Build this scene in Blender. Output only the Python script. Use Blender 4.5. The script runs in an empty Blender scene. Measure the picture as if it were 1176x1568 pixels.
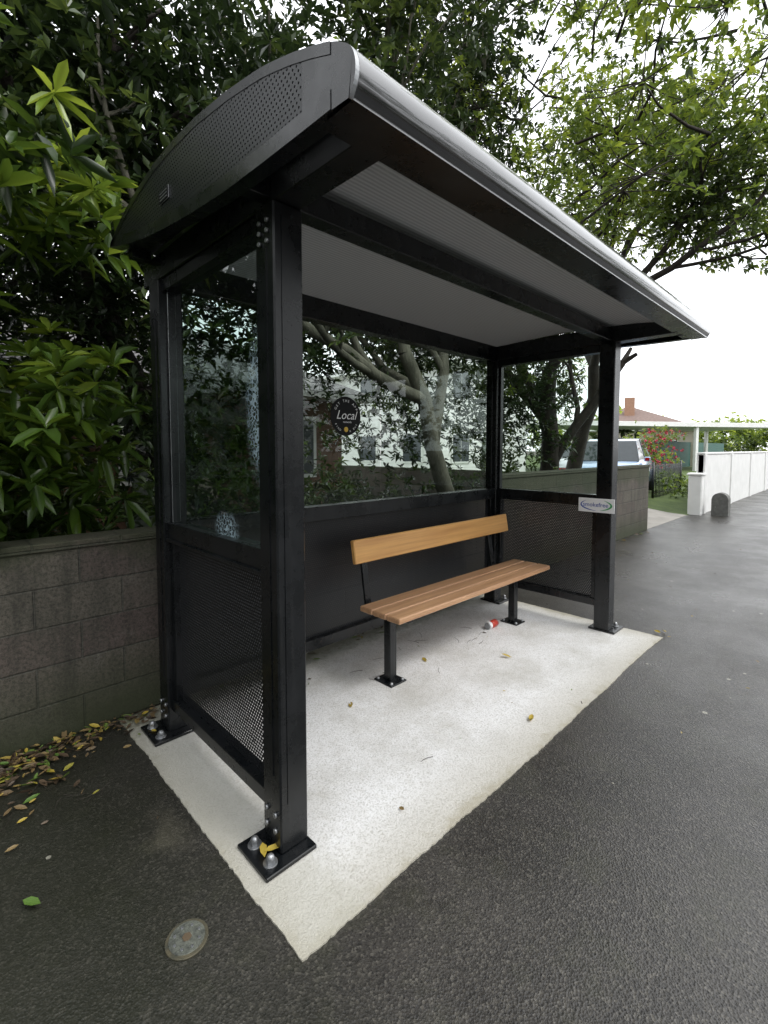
import bpy, bmesh, math, numpy as np
from mathutils import Vector, Matrix
sc=bpy.context.scene
sc.view_settings.view_transform='Standard'
sc.view_settings.look='None'
sc.view_settings.exposure=0
R=math.radians
# ------------------------------------------------------------ materials
def newmat(n):
    m=bpy.data.materials.new(n); m.use_nodes=True
    nt=m.node_tree; b=nt.nodes['Principled BSDF']; return m,nt,b
def N(nt,t,**k):
    n=nt.nodes.new(t)
    for a,v in k.items(): setattr(n,a,v)
    return n
def L(nt,a,b): nt.links.new(a,b)
def ramp(nt,src,stops):
    r=N(nt,'ShaderNodeValToRGB'); e=r.color_ramp.elements
    while len(e)<len(stops): e.new(0.5)
    for i,(p,c) in enumerate(stops):
        e[i].position=p; e[i].color=(c[0],c[1],c[2],1) if hasattr(c,'__len__') else (c,c,c,1)
    L(nt,src,r.inputs[0]); return r.outputs[0]
def coords(nt,scale=(1,1,1)):
    t=N(nt,'ShaderNodeTexCoord'); m=N(nt,'ShaderNodeMapping'); m.inputs['Scale'].default_value=scale
    L(nt,t.outputs['Object'],m.inputs['Vector']); return m.outputs[0]
def noise(nt,vec,s,d=4,r=.6):
    n=N(nt,'ShaderNodeTexNoise'); n.inputs['Scale'].default_value=s; n.inputs['Detail'].default_value=d
    n.inputs['Roughness'].default_value=r; L(nt,vec,n.inputs['Vector']); return n.outputs[0]
def mth(nt,op,a,b=None,c=None,clamp=False):
    n=N(nt,'ShaderNodeMath',operation=op); n.use_clamp=clamp
    for i,v in enumerate((a,b,c)):
        if v is None: continue
        if isinstance(v,(int,float)): n.inputs[i].default_value=v
        else: L(nt,v,n.inputs[i])
    return n.outputs[0]
def mix(nt,f,a,b):
    n=N(nt,'ShaderNodeMix',data_type='RGBA')
    for idx,v in ((0,f),(6,a),(7,b)):
        if isinstance(v,(int,float)): n.inputs[idx].default_value=v
        elif isinstance(v,tuple): n.inputs[idx].default_value=(v[0],v[1],v[2],1)
        else: L(nt,v,n.inputs[idx])
    return n.outputs[2]
def bump(nt,b,h,s,d):
    n=N(nt,'ShaderNodeBump'); n.inputs['Strength'].default_value=s; n.inputs['Distance'].default_value=d
    L(nt,h,n.inputs['Height']); L(nt,n.outputs[0],b.inputs['Normal'])
def simple(name,c1,c2=None,rough=.5,metal=0,scale=8,bs=0,bd=.01,sc3=(1,1,1),coat=0,spec=.5):
    m,nt,b=newmat(name); c2=c2 or tuple(x*.8 for x in c1)
    v=coords(nt,sc3); n=noise(nt,v,scale)
    L(nt,ramp(nt,n,[(.3,c2),(.7,c1)]),b.inputs['Base Color'])
    b.inputs['Roughness'].default_value=rough; b.inputs['Metallic'].default_value=metal
    b.inputs['Coat Weight'].default_value=coat; b.inputs['Coat Roughness'].default_value=.15; b.inputs['Specular IOR Level'].default_value=spec
    if bs: bump(nt,b,noise(nt,v,scale*6),bs,bd)
    return m
def blackmetal(name='black_powdercoat',r0=.2,r1=.38,spec=.5,coat=0,dirtc=.08):
    m,nt,b=newmat(name); v=coords(nt)
    n=noise(nt,v,5,6,.7); f=noise(nt,v,90,3,.7); sv=coords(nt,(14,14,.6)); st=noise(nt,sv,2,4,.6)
    c=mix(nt,ramp(nt,n,[(.45,0),(.8,1)]),(.004,.005,.006),(.014,.015,.017))
    c=mix(nt,ramp(nt,f,[(.7,0),(.78,.5)]),c,(dirtc,dirtc,dirtc*.95))
    c=mix(nt,ramp(nt,st,[(.55,0),(.75,.25)]),c,(.05,.05,.048))
    L(nt,c,b.inputs['Base Color'])
    L(nt,ramp(nt,n,[(.3,r0),(.75,r1)]),b.inputs['Roughness'])
    b.inputs['Specular IOR Level'].default_value=spec
    b.inputs['Coat Weight'].default_value=coat; b.inputs['Coat Roughness'].default_value=.07; b.inputs['Coat IOR'].default_value=1.8
    bump(nt,b,noise(nt,v,160,2),.05,.002)
    return m
BLK=blackmetal(); RFS=blackmetal('glossy_roof_paint',.14,.26,.5,1)
def perf(name,ax,pitch=.016,hole=.235):
    m,nt,b=newmat(name); b.inputs['Base Color'].default_value=(.008,.009,.011,1); b.inputs['Roughness'].default_value=.36
    t=N(nt,'ShaderNodeTexCoord'); s=N(nt,'ShaderNodeSeparateXYZ'); L(nt,t.outputs['Object'],s.inputs[0])
    u=mth(nt,'DIVIDE',s.outputs[ax],pitch); w=mth(nt,'DIVIDE',s.outputs[2],pitch*.866)
    row=mth(nt,'FLOOR',w); odd=mth(nt,'MODULO',row,2.0)
    u=mth(nt,'ADD',u,mth(nt,'MULTIPLY',odd,.5))
    fu=mth(nt,'SUBTRACT',mth(nt,'FRACT',u),.5); fw=mth(nt,'MULTIPLY',mth(nt,'SUBTRACT',mth(nt,'FRACT',w),.5),.866)
    d=mth(nt,'SQRT',mth(nt,'ADD',mth(nt,'MULTIPLY',fu,fu),mth(nt,'MULTIPLY',fw,fw)))
    h=mth(nt,'LESS_THAN',d,hole)
    rim=mth(nt,'LESS_THAN',d,hole+.07); L(nt,mix(nt,rim,(.008,.009,.011),(.03,.032,.036)),b.inputs['Base Color'])
    tr=N(nt,'ShaderNodeBsdfTransparent'); mx=N(nt,'ShaderNodeMixShader')
    L(nt,h,mx.inputs[0]); L(nt,b.outputs[0],mx.inputs[1]); L(nt,tr.outputs[0],mx.inputs[2])
    L(nt,mx.outputs[0],nt.nodes['Material Output'].inputs[0]); return m
PX=perf('perforated_steel_back',0); PY=perf('perforated_steel_side',1); PG=perf('perforated_steel_gable',1,.018,.2)
def glass(name,tint,crack=None):
    m,nt,b=newmat(name); nt.nodes.remove(b)
    tr=N(nt,'ShaderNodeBsdfTransparent'); tr.inputs[0].default_value=(*tint,1)
    gl=N(nt,'ShaderNodeBsdfGlossy'); gl.inputs['Roughness'].default_value=.0; gl.inputs[0].default_value=(.95,1,.98,1)
    fr=N(nt,'ShaderNodeFresnel'); fr.inputs[0].default_value=1.45
    mx=N(nt,'ShaderNodeMixShader'); L(nt,fr.outputs[0],mx.inputs[0]); L(nt,tr.outputs[0],mx.inputs[1]); L(nt,gl.outputs[0],mx.inputs[2])
    out=mx.outputs[0]
    v=coords(nt)
    df=N(nt,'ShaderNodeBsdfDiffuse'); df.inputs[0].default_value=(.5,.66,.74,1)
    dirt=ramp(nt,noise(nt,v,7,6,.75),[(.55,0),(.85,.03)])
    if crack:
        dn=N(nt,'ShaderNodeTexNoise'); dn.inputs['Scale'].default_value=25; L(nt,v,dn.inputs['Vector'])
        va=N(nt,'ShaderNodeVectorMath',operation='MULTIPLY_ADD'); L(nt,dn.outputs['Color'],va.inputs[0]); va.inputs[1].default_value=(.03,.03,.03); L(nt,v,va.inputs[2])
        vo=N(nt,'ShaderNodeTexVoronoi',feature='DISTANCE_TO_EDGE'); vo.inputs['Scale'].default_value=62; L(nt,va.outputs[0],vo.inputs['Vector'])
        ln=mth(nt,'LESS_THAN',vo.outputs['Distance'],.075)
        vc=N(nt,'ShaderNodeTexVoronoi'); vc.inputs['Scale'].default_value=62; L(nt,va.outputs[0],vc.inputs['Vector'])
        sp=N(nt,'ShaderNodeSeparateColor'); L(nt,vc.outputs['Color'],sp.inputs[0]); chip=mth(nt,'MULTIPLY',mth(nt,'GREATER_THAN',sp.outputs[0],.82),.5)
        msk=None
        for (c,rad,sy) in crack:
            ds=N(nt,'ShaderNodeVectorMath',operation='SUBTRACT'); L(nt,v,ds.inputs[0]); ds.inputs[1].default_value=c
            dm=N(nt,'ShaderNodeVectorMath',operation='MULTIPLY'); L(nt,ds.outputs[0],dm.inputs[0]); dm.inputs[1].default_value=(1,sy,1)
            dl=N(nt,'ShaderNodeVectorMath',operation='LENGTH'); L(nt,dm.outputs[0],dl.inputs[0])
            a=mth(nt,'SUBTRACT',1.0,mth(nt,'DIVIDE',dl.outputs['Value'],rad),clamp=True)
            msk=a if msk is None else mth(nt,'MAXIMUM',msk,a)
        g=ramp(nt,mth(nt,'MULTIPLY',msk,noise(nt,v,16,4,.7)),[(.12,0),(.32,1)])
        k=mth(nt,'MULTIPLY',mth(nt,'ADD',mth(nt,'MAXIMUM',mth(nt,'MULTIPLY',ln,.6),chip),.02),g)
        dirt=mth(nt,'MAXIMUM',dirt,k)
    m2=N(nt,'ShaderNodeMixShader'); L(nt,dirt,m2.inputs[0]); L(nt,out,m2.inputs[1]); L(nt,df.outputs[0],m2.inputs[2])
    L(nt,m2.outputs[0],nt.nodes['Material Output'].inputs[0]); return m
GLS=glass('shelter_glass',(.72,.80,.76)); GLC=glass('cracked_glass',(.5,.58,.56),[((.96,1.67,1.66),.40,3.0),((.96,1.95,1.16),.10,.6)])
def leafmat(name,stops,trans=.3,rough=.35):
    m,nt,b=newmat(name)
    a=N(nt,'ShaderNodeAttribute',attribute_name='tone')
    c=ramp(nt,a.outputs['Fac'],stops); L(nt,c,b.inputs['Base Color']); b.inputs['Roughness'].default_value=rough
    tl=N(nt,'ShaderNodeBsdfTranslucent'); hs=N(nt,'ShaderNodeHueSaturation'); hs.inputs['Value'].default_value=2.0; hs.inputs['Hue'].default_value=.48
    L(nt,c,hs.inputs['Color']); L(nt,hs.outputs[0],tl.inputs[0])
    mx=N(nt,'ShaderNodeMixShader'); mx.inputs[0].default_value=trans
    L(nt,b.outputs[0],mx.inputs[1]); L(nt,tl.outputs[0],mx.inputs[2]); L(nt,mx.outputs[0],nt.nodes['Material Output'].inputs[0]); return m
LF1=leafmat('broadleaf_foliage',[(0,(.015,.034,.007)),(.5,(.045,.088,.012)),(.8,(.10,.17,.018)),(1,(.22,.30,.035))],.28,.32)
LF2=leafmat('light_foliage',[(0,(.02,.035,.009)),(.4,(.055,.095,.017)),(.75,(.12,.18,.022)),(1,(.22,.29,.035))],.42,.4)
LF3=leafmat('dark_foliage',[(0,(.009,.018,.007)),(.6,(.027,.05,.014)),(1,(.08,.12,.025))],.25)
LIT=leafmat('fallen_leaves',[(0,(.04,.028,.018)),(.4,(.11,.075,.045)),(.62,(.24,.17,.07)),(.76,(.45,.34,.05)),(.84,(.14,.2,.04)),(1,(.09,.17,.03))],.1,.5)
BRK=simple('bark',(.05,.04,.03),(.018,.015,.012),.85,scale=12,bs=.6,bd=.02,sc3=(1,1,.3))
BRK2=simple('pale_bark',(.17,.16,.12),(.06,.06,.04),.85,scale=9,bs=.6,bd=.02,sc3=(1,1,.4))
def asphalt(name,base,rmin,rmax,moss=False):
    m,nt,b=newmat(name); v=coords(nt)
    vo=N(nt,'ShaderNodeTexVoronoi'); vo.inputs['Scale'].default_value=150; L(nt,v,vo.inputs['Vector'])
    fine=noise(nt,v,300,2,.6); big=noise(nt,v,.9,6,.62); mid=noise(nt,v,5,5,.7)
    c=mix(nt,ramp(nt,big,[(.35,0),(.65,1)]),tuple(x*.55 for x in base),tuple(x*1.2 for x in base))
    sep=N(nt,'ShaderNodeSeparateColor'); L(nt,vo.outputs['Color'],sep.inputs[0])
    c=mix(nt,ramp(nt,sep.outputs[0],[(.62,0),(1,.5)]),c,(.14,.13,.11))
    c=mix(nt,ramp(nt,sep.outputs[1],[(.5,0),(1,.6)]),c,(.012,.012,.012))
    if moss:
        c=mix(nt,ramp(nt,mid,[(.5,0),(.68,.3)]),c,(.04,.042,.024))
        s=N(nt,'ShaderNodeSeparateXYZ'); L(nt,v,s.inputs[0])
        dmp=mth(nt,'ADD',s.outputs[0],mth(nt,'MULTIPLY',mth(nt,'SUBTRACT',big,.5),1.2))
        c=mix(nt,ramp(nt,dmp,[(.35,.6),(.95,0)]),c,(.013,.016,.008))
        wob=mth(nt,'MULTIPLY',mth(nt,'SUBTRACT',mid,.5),.3)
        qx=mth(nt,'DIVIDE',mth(nt,'ADD',mth(nt,'SUBTRACT',s.outputs[0],.66),wob),.07); qy=mth(nt,'DIVIDE',mth(nt,'ADD',mth(nt,'SUBTRACT',s.outputs[1],1.88),wob),.2)
        q=mth(nt,'SQRT',mth(nt,'ADD',mth(nt,'MULTIPLY',qx,qx),mth(nt,'MULTIPLY',qy,qy)))
        c=mix(nt,mth(nt,'MULTIPLY',ramp(nt,q,[(.3,.5),(1,0)]),mid),c,(.13,.12,.09))
    v2=N(nt,'ShaderNodeTexVoronoi'); v2.inputs['Scale'].default_value=4.5; L(nt,v,v2.inputs['Vector'])
    s2=N(nt,'ShaderNodeSeparateColor'); L(nt,v2.outputs['Color'],s2.inputs[0])
    dd=mth(nt,'ADD',v2.outputs['Distance'],mth(nt,'MULTIPLY',mid,.08))
    lim=mth(nt,'ADD',mth(nt,'MULTIPLY',s2.outputs[1],.05),.065)
    spot=mth(nt,'MULTIPLY',mth(nt,'LESS_THAN',dd,lim),mth(nt,'GREATER_THAN',s2.outputs[0],.2))
    c=mix(nt,mth(nt,'MULTIPLY',spot,.7),c,(.3,.29,.24))
    L(nt,c,b.inputs['Base Color'])
    wet=noise(nt,v,1.3,5,.65)
    L(nt,ramp(nt,wet,[(.36,rmin),(.62,rmax)]),b.inputs['Roughness'])
    bump(nt,b,mth(nt,'ADD',vo.outputs['Distance'],mth(nt,'MULTIPLY',fine,.5)),.5,.0035); return m
ASP=asphalt('wet_asphalt',(.042,.039,.035),.27,.45,True)
RD=asphalt('road_asphalt',(.06,.06,.062),.5,.75)
def slabmat():
    m,nt,b=newmat('pale_concrete'); v=coords(nt)
    big=noise(nt,v,1.7,7,.68); fine=noise(nt,v,120,3,.75); med=noise(nt,v,18,5,.7)
    c=mix(nt,ramp(nt,big,[(.42,0),(.66,1)]),(.77,.77,.77),(.56,.55,.52))
    c=mix(nt,ramp(nt,med,[(.5,0),(.75,.4)]),c,(.5,.48,.43))
    c=mix(nt,ramp(nt,fine,[(.34,.65),(.52,0)]),c,(.33,.32,.29))
    s=N(nt,'ShaderNodeSeparateXYZ'); L(nt,v,s.inputs[0])
    dx=mth(nt,'MINIMUM',mth(nt,'SUBTRACT',s.outputs[0],.75),mth(nt,'SUBTRACT',4.2,s.outputs[0]))
    d=mth(nt,'MINIMUM',dx,mth(nt,'SUBTRACT',s.outputs[1],1.10))
    d=mth(nt,'ADD',d,mth(nt,'MULTIPLY',mth(nt,'SUBTRACT',med,.5),.14))
    d=mth(nt,'ADD',d,mth(nt,'MULTIPLY',mth(nt,'SUBTRACT',big,.5),.35))
    c=mix(nt,ramp(nt,d,[(0,.85),(.05,.5),(.26,0)]),c,(.33,.30,.22))
    dn=mth(nt,'ADD',mth(nt,'SUBTRACT',s.outputs[0],.95),mth(nt,'MULTIPLY',mth(nt,'SUBTRACT',med,.5),.3))
    c=mix(nt,ramp(nt,dn,[(0,.5),(.12,0)]),c,(.40,.39,.33))
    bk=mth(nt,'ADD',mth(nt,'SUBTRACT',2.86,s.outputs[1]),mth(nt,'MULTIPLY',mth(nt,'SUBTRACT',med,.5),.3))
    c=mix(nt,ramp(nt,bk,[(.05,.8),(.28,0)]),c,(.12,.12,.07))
    L(nt,c,b.inputs['Base Color']); b.inputs['Roughness'].default_value=.7
    bump(nt,b,mth(nt,'ADD',fine,med),.7,.006); return m
SLB=slabmat()
def blockmat():
    m,nt,b=newmat('concrete_blockwork'); t=N(nt,'ShaderNodeTexCoord'); s=N(nt,'ShaderNodeSeparateXYZ'); L(nt,t.outputs['Object'],s.inputs[0])
    cb=N(nt,'ShaderNodeCombineXYZ'); L(nt,s.outputs[0],cb.inputs[0]); L(nt,s.outputs[2],cb.inputs[1])
    br=N(nt,'ShaderNodeTexBrick'); L(nt,cb.outputs[0],br.inputs['Vector']); br.inputs['Scale'].default_value=1
    br.inputs['Brick Width'].default_value=.4; br.inputs['Row Height'].default_value=.2; br.inputs['Mortar Size'].default_value=.006; br.inputs['Mortar Smooth'].default_value=.6
    br.inputs['Color1'].default_value=(.125,.112,.088,1); br.inputs['Color2'].default_value=(.10,.074,.065,1); br.inputs['Mortar'].default_value=(.10,.097,.08,1)
    v=coords(nt); big=noise(nt,v,2,6,.7); fine=noise(nt,v,60,5,.8); sv=coords(nt,(5,5,.8)); stk=noise(nt,sv,2,5,.7); pat=noise(nt,v,5,6,.75)
    c=mix(nt,ramp(nt,big,[(.4,0),(.62,.7)]),br.outputs[0],(.075,.072,.055))
    c=mix(nt,ramp(nt,stk,[(.48,0),(.68,.65)]),c,(.035,.034,.026))
    c=mix(nt,ramp(nt,pat,[(.55,0),(.68,.5)]),c,(.16,.15,.125))
    c=mix(nt,ramp(nt,fine,[(.38,.75),(.55,0)]),c,(.025,.023,.019))
    c=mix(nt,ramp(nt,fine,[(.62,0),(.72,.6)]),c,(.28,.26,.22))
    z=mth(nt,'ADD',s.outputs[2],mth(nt,'MULTIPLY',mth(nt,'SUBTRACT',big,.5),.5))
    c=mix(nt,ramp(nt,z,[(.05,.85),(.4,0)]),c,(.026,.034,.011))
    c=mix(nt,ramp(nt,z,[(.88,0),(1.02,.6)]),c,(.035,.045,.016))
    L(nt,c,b.inputs['Base Color']); b.inputs['Roughness'].default_value=.85
    h=mth(nt,'SUBTRACT',mth(nt,'MULTIPLY',fine,.5),br.outputs[1]); bump(nt,b,h,.9,.012); return m
BWL=blockmat()
def wood(name,c1,c2):
    m,nt,b=newmat(name); v=coords(nt,(1.2,38,38)); n=noise(nt,v,1.0,6,.6); v2=coords(nt); n2=noise(nt,v2,3,3)
    c=ramp(nt,n,[(.3,c2),(.65,c1)]); c=mix(nt,ramp(nt,n2,[(.4,0),(.8,.35)]),c,c2)
    L(nt,c,b.inputs['Base Color']); b.inputs['Roughness'].default_value=.38; bump(nt,b,n,.12,.003); return m
WD1=wood('oiled_timber_back',(.76,.42,.14),(.54,.26,.08)); WD2=wood('oiled_timber_seat',(.56,.33,.18),(.32,.17,.09))
def ceilm():
    m,nt,b=newmat('ribbed_ceiling_sheet'); t=N(nt,'ShaderNodeTexCoord'); s=N(nt,'ShaderNodeSeparateXYZ'); L(nt,t.outputs['Object'],s.inputs[0])
    w=mth(nt,'SINE',mth(nt,'MULTIPLY',s.outputs[1],2*math.pi/.022))
    L(nt,ramp(nt,mth(nt,'ADD',mth(nt,'MULTIPLY',w,.5),.5),[(0,(.36,.37,.38)),(1,(.54,.55,.56))]),b.inputs['Base Color'])
    b.inputs['Roughness'].default_value=.5; bump(nt,b,w,.4,.002); return m
CEI=ceilm()
GALV=simple('galvanised_steel',(.42,.43,.44),(.25,.26,.27),.4,.8,30)
WHT=simple('white_paint',(.8,.8,.78),(.7,.7,.68),.5,scale=3)
WHS=simple('sign_white',(.8,.8,.8),(.78,.78,.78),.35)
TBLK=simple('sticker_black',(.008,.008,.009),None,.5,spec=.15)
SBLUE=simple('sign_blue',(.03,.08,.4),None,.4); SGRN=simple('sign_green',(.05,.4,.12),None,.4); SYEL=simple('sticker_yellow',(.7,.45,.03),None,.4)
RED=simple('can_red',(.5,.04,.02),None,.35)
# ------------------------------------------------------------ mesh helpers
def link(o,parent=None):
    sc.collection.objects.link(o)
    if parent:
        o.parent=parent; o.matrix_parent_inverse=Matrix.Translation(-parent.location)
    return o
def empty(n,loc=(0,0,0)):
    e=bpy.data.objects.new(n,None); e.location=loc; e.empty_display_size=.2; sc.collection.objects.link(e); return e
class MB:
    def __init__(s): s.bm=bmesh.new(); s.mats=[]
    def mi(s,m):
        if m not in s.mats: s.mats.append(m)
        return s.mats.index(m)
    def box(s,x0,x1,y0,y1,z0,z1,m,bev=.003,M=None):
        bm=s.bm; r=bmesh.ops.create_cube(bm,size=1); vs=r['verts']
        for v in vs: v.co=Vector(((x0+x1)/2+v.co.x*(x1-x0),(y0+y1)/2+v.co.y*(y1-y0),(z0+z1)/2+v.co.z*(z1-z0)))
        fs={f for v in vs for f in v.link_faces}; idx=s.mi(m)
        if bev:
            es={e for f in fs for e in f.edges}
            r=bmesh.ops.bevel(bm,geom=list(es),offset=bev,segments=1,affect='EDGES'); fs=set(r['faces'])|{f for f in fs if f.is_valid}
            vs=list({v for f in fs for v in f.verts})
        for f in fs: f.material_index=idx
        if M: 
            for v in vs: v.co=M@v.co
        return vs
    def cyl(s,c,r,h,m,axis='Z',seg=20,r2=None,smooth=True):
        bm=s.bm; q=bmesh.ops.create_cone(bm,cap_ends=True,segments=seg,radius1=r,radius2=r if r2 is None else r2,depth=h)
        rot={'Z':Matrix(),'X':Matrix.Rotation(R(90),4,'Y'),'Y':Matrix.Rotation(R(-90),4,'X')}[axis]
        idx=s.mi(m)
        for v in q['verts']: v.co=(Matrix.Translation(c)@rot)@v.co
        for f in {f for v in q['verts'] for f in v.link_faces}:
            f.material_index=idx; f.smooth=smooth and len(f.verts)==4
    def dome(s,c,r,m,sz=1):
        q=bmesh.ops.create_uvsphere(s.bm,u_segments=14,v_segments=8,radius=r); idx=s.mi(m)
        for v in q['verts']: v.co=Vector(c)+Vector((v.co.x,v.co.y,v.co.z*sz))
        for f in {f for v in q['verts'] for f in v.link_faces}: f.material_index=idx; f.smooth=True
    def poly(s,pts,m,smooth=False):
        f=s.bm.faces.new([s.bm.verts.new(p) for p in pts]); f.material_index=s.mi(m); f.smooth=smooth; return f
    def extrude(s,prof,x0,x1,m,smooth=False,closed=True,axis='X'):
        P=(lambda a,b,x:(x,a,b)) if axis=='X' else (lambda a,b,x:(a,x,b))
        A=[s.bm.verts.new(P(a,b,x0)) for a,b in prof]; B=[s.bm.verts.new(P(a,b,x1)) for a,b in prof]
        n=len(prof); idx=s.mi(m)
        for i in range(n if closed else n-1):
            j=(i+1)%n; f=s.bm.faces.new((A[i],A[j],B[j],B[i])); f.material_index=idx; f.smooth=smooth
        if closed:
            for q in (A,B[::-1]):
                f=s.bm.faces.new([s.bm.verts.new(v.co) for v in q]); f.material_index=idx
    def obj(s,n,parent=None):
        bmesh.ops.recalc_face_normals(s.bm,faces=s.bm.faces[:])
        me=bpy.data.meshes.new(n); s.bm.to_mesh(me); s.bm.free()
        for m in s.mats: me.materials.append(m)
        return link(bpy.data.objects.new(n,me),parent)
def trimesh(name,V,T,mat,tone=None,parent=None,smooth=False):
    me=bpy.data.meshes.new(name); me.vertices.add(len(V)); me.vertices.foreach_set('co',V.astype(np.float32).ravel())
    me.loops.add(T.size); me.loops.foreach_set('vertex_index',T.astype(np.int32).ravel())
    me.polygons.add(len(T)); me.polygons.foreach_set('loop_start',np.arange(len(T),dtype=np.int32)*3)
    if tone is not None:
        a=me.attributes.new('tone','FLOAT','POINT'); a.data.foreach_set('value',tone.astype(np.float32))
    me.update(calc_edges=True); me.validate(); me.materials.append(mat)
    if smooth: me.polygons.foreach_set('use_smooth',np.ones(len(T),dtype=bool))
    return link(bpy.data.objects.new(name,me),parent)
def nrm(a): return a/np.maximum(np.linalg.norm(a,axis=-1,keepdims=True),1e-9)
def leaves(P,D,Lg,W,rng,hi=False,droop=.25,fold=.18):
    n=len(P); D=nrm(D); up=np.tile([0,0,1.],(n,1))+rng.normal(0,.35,(n,3))
    S=nrm(np.cross(D,up)); U=np.cross(S,D); Lg=Lg[:,None]; W=W[:,None]
    def pt(t,w,f): return P+D*Lg*t+S*W*w+U*(W*f)-np.array([0,0,1.])*Lg*droop*t*t
    if hi:
        V=np.stack([pt(0,0,0),pt(.3,0,-fold),pt(.3,-.42,fold),pt(.3,.42,fold),pt(.68,0,-fold),pt(.68,-.4,fold),pt(.68,.4,fold),pt(1,0,0)],1)
        T=np.array([(0,1,2),(0,3,1),(2,1,4),(2,4,5),(1,3,6),(1,6,4),(5,4,7),(4,6,7)])
    else:
        V=np.stack([pt(0,0,0),pt(.5,-.5,fold),pt(.5,.5,fold),pt(1,0,0)],1); T=np.array([(0,3,1),(0,2,3)])
    k=V.shape[1]; TT=(T[None]+np.arange(n)[:,None,None]*k).reshape(-1,3)
    return V.reshape(-1,3),TT,k
def whorls(C,A,T,nl,Lg,W,rng,spread=1.1):
    n=len(C); A=nrm(A); ref=nrm(np.cross(A,rng.normal(0,1,(n,3)))); r2=np.cross(A,ref)
    Ps=[];Ds=[];Ls=[];Ts=[]
    for i in range(nl):
        ang=2*math.pi*i/nl+rng.uniform(-.4,.4,n); sp=spread*rng.uniform(.6,1.25,n)
        d=A*np.cos(sp)[:,None]+(ref*np.cos(ang)[:,None]+r2*np.sin(ang)[:,None])*np.sin(sp)[:,None]
        Ps.append(C+A*rng.uniform(-.03,.01,(n,1))); Ds.append(d); Ls.append(Lg*rng.uniform(.65,1.2,n)); Ts.append(np.clip(T+rng.normal(0,.12,n),0,1))
    P=np.concatenate(Ps);D=np.concatenate(Ds);Lx=np.concatenate(Ls);T=np.concatenate(Ts)
    return P,D,Lx,Lx*W,T
def tubes(name,tb,mat,parent,seg=6):
    V=[];T=[];o=0
    for pts,r0,r1 in tb:
        pts=np.array(pts);m=len(pts)
        for i in range(m):
            d=pts[min(i+1,m-1)]-pts[max(i-1,0)]; d=d/(np.linalg.norm(d)+1e-9)
            a=np.cross(d,[.3,.8,.5]); a/=np.linalg.norm(a)+1e-9; b=np.cross(d,a); r=r0+(r1-r0)*i/(m-1)
            th=np.arange(seg)*2*math.pi/seg
            V.append(pts[i]+r*(np.cos(th)[:,None]*a+np.sin(th)[:,None]*b))
            if i:
                for k in range(seg):
                    a0=o+(i-1)*seg+k;a1=o+(i-1)*seg+(k+1)%seg;b0=a0+seg;b1=a1+seg
                    T+= [(a0,a1,b1),(a0,b1,b0)]
        o+=m*seg
    return trimesh(name,np.concatenate(V),np.array(T),mat,None,parent,True)
def tree(name,base,L0,r0,seed,leafL=.1,leafW=.35,depth=4,kids=(3,4),spread=.75,lean=(0,0,1),per=6,sig=.28,nl=7,mat=None,keep=None,tone=(.35,.2),up=.12,hi=False,ratio=.72,rr=.58,bark=None):
    rng=np.random.default_rng(seed); tb=[];tips=[]
    def grow(p,d,Ln,r,dep):
        pts=[p.copy()]; ns=5
        for i in range(ns):
            d=nrm(d+rng.normal(0,.15,3)+np.array([0,0,up*.4])); p=p+d*Ln/ns
            if keep and i>0 and dep<depth-1 and not keep(p): break
            pts.append(p.copy())
        if len(pts)>1: tb.append((pts,r,r*.62))
        full=len(pts)==ns+1
        if dep<=2 :
            for q in pts[(2 if dep<2 else 4):]:
                tips.append((q,d))
            if dep==0: return
        if not full: return
        for k in range(rng.integers(kids[0],kids[1]+1)):
            q=pts[-1] if k==0 else pts[rng.integers(2,ns+1)]
            rd=nrm(np.cross(d,rng.normal(0,1,3))); s=spread*rng.uniform(.5,1.25)*(.5 if k==0 else 1)
            nd=nrm(d*math.cos(s)+rd*math.sin(s)+np.array([0,0,up]))
            grow(q.copy(),nd,Ln*ratio*rng.uniform(.75,1.2),r*rr,dep-1)
    grow(np.array(base,float),nrm(np.array(lean,float)),L0,r0,depth)
    e=empty(name,base); tubes('trunk_and_branches',tb,bark or BRK,e,8)
    C=np.array([t[0] for t in tips]);D=np.array([t[1] for t in tips])
    C=np.repeat(C,per,0);D=np.repeat(D,per,0); C=C+rng.normal(0,sig,C.shape)
    if keep: 
        k=np.array([keep(c) for c in C]); C=C[k];D=D[k]
    A=D+rng.normal(0,.5,C.shape)
    clump=np.sin(C[:,0]*3.1+seed)+np.sin(C[:,1]*2.7)+np.sin(C[:,2]*3.7)
    T=tone[0]+tone[1]*.5*clump+rng.normal(0,.1,len(C))
    P,D,Lx,W,T=whorls(C,A,T,nl,leafL,leafW,rng)
    V,TT,k=leaves(P,D,Lx,W,rng,hi); trimesh('foliage',V,TT,mat or LF1,np.repeat(T,k),e)
    return e
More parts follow.
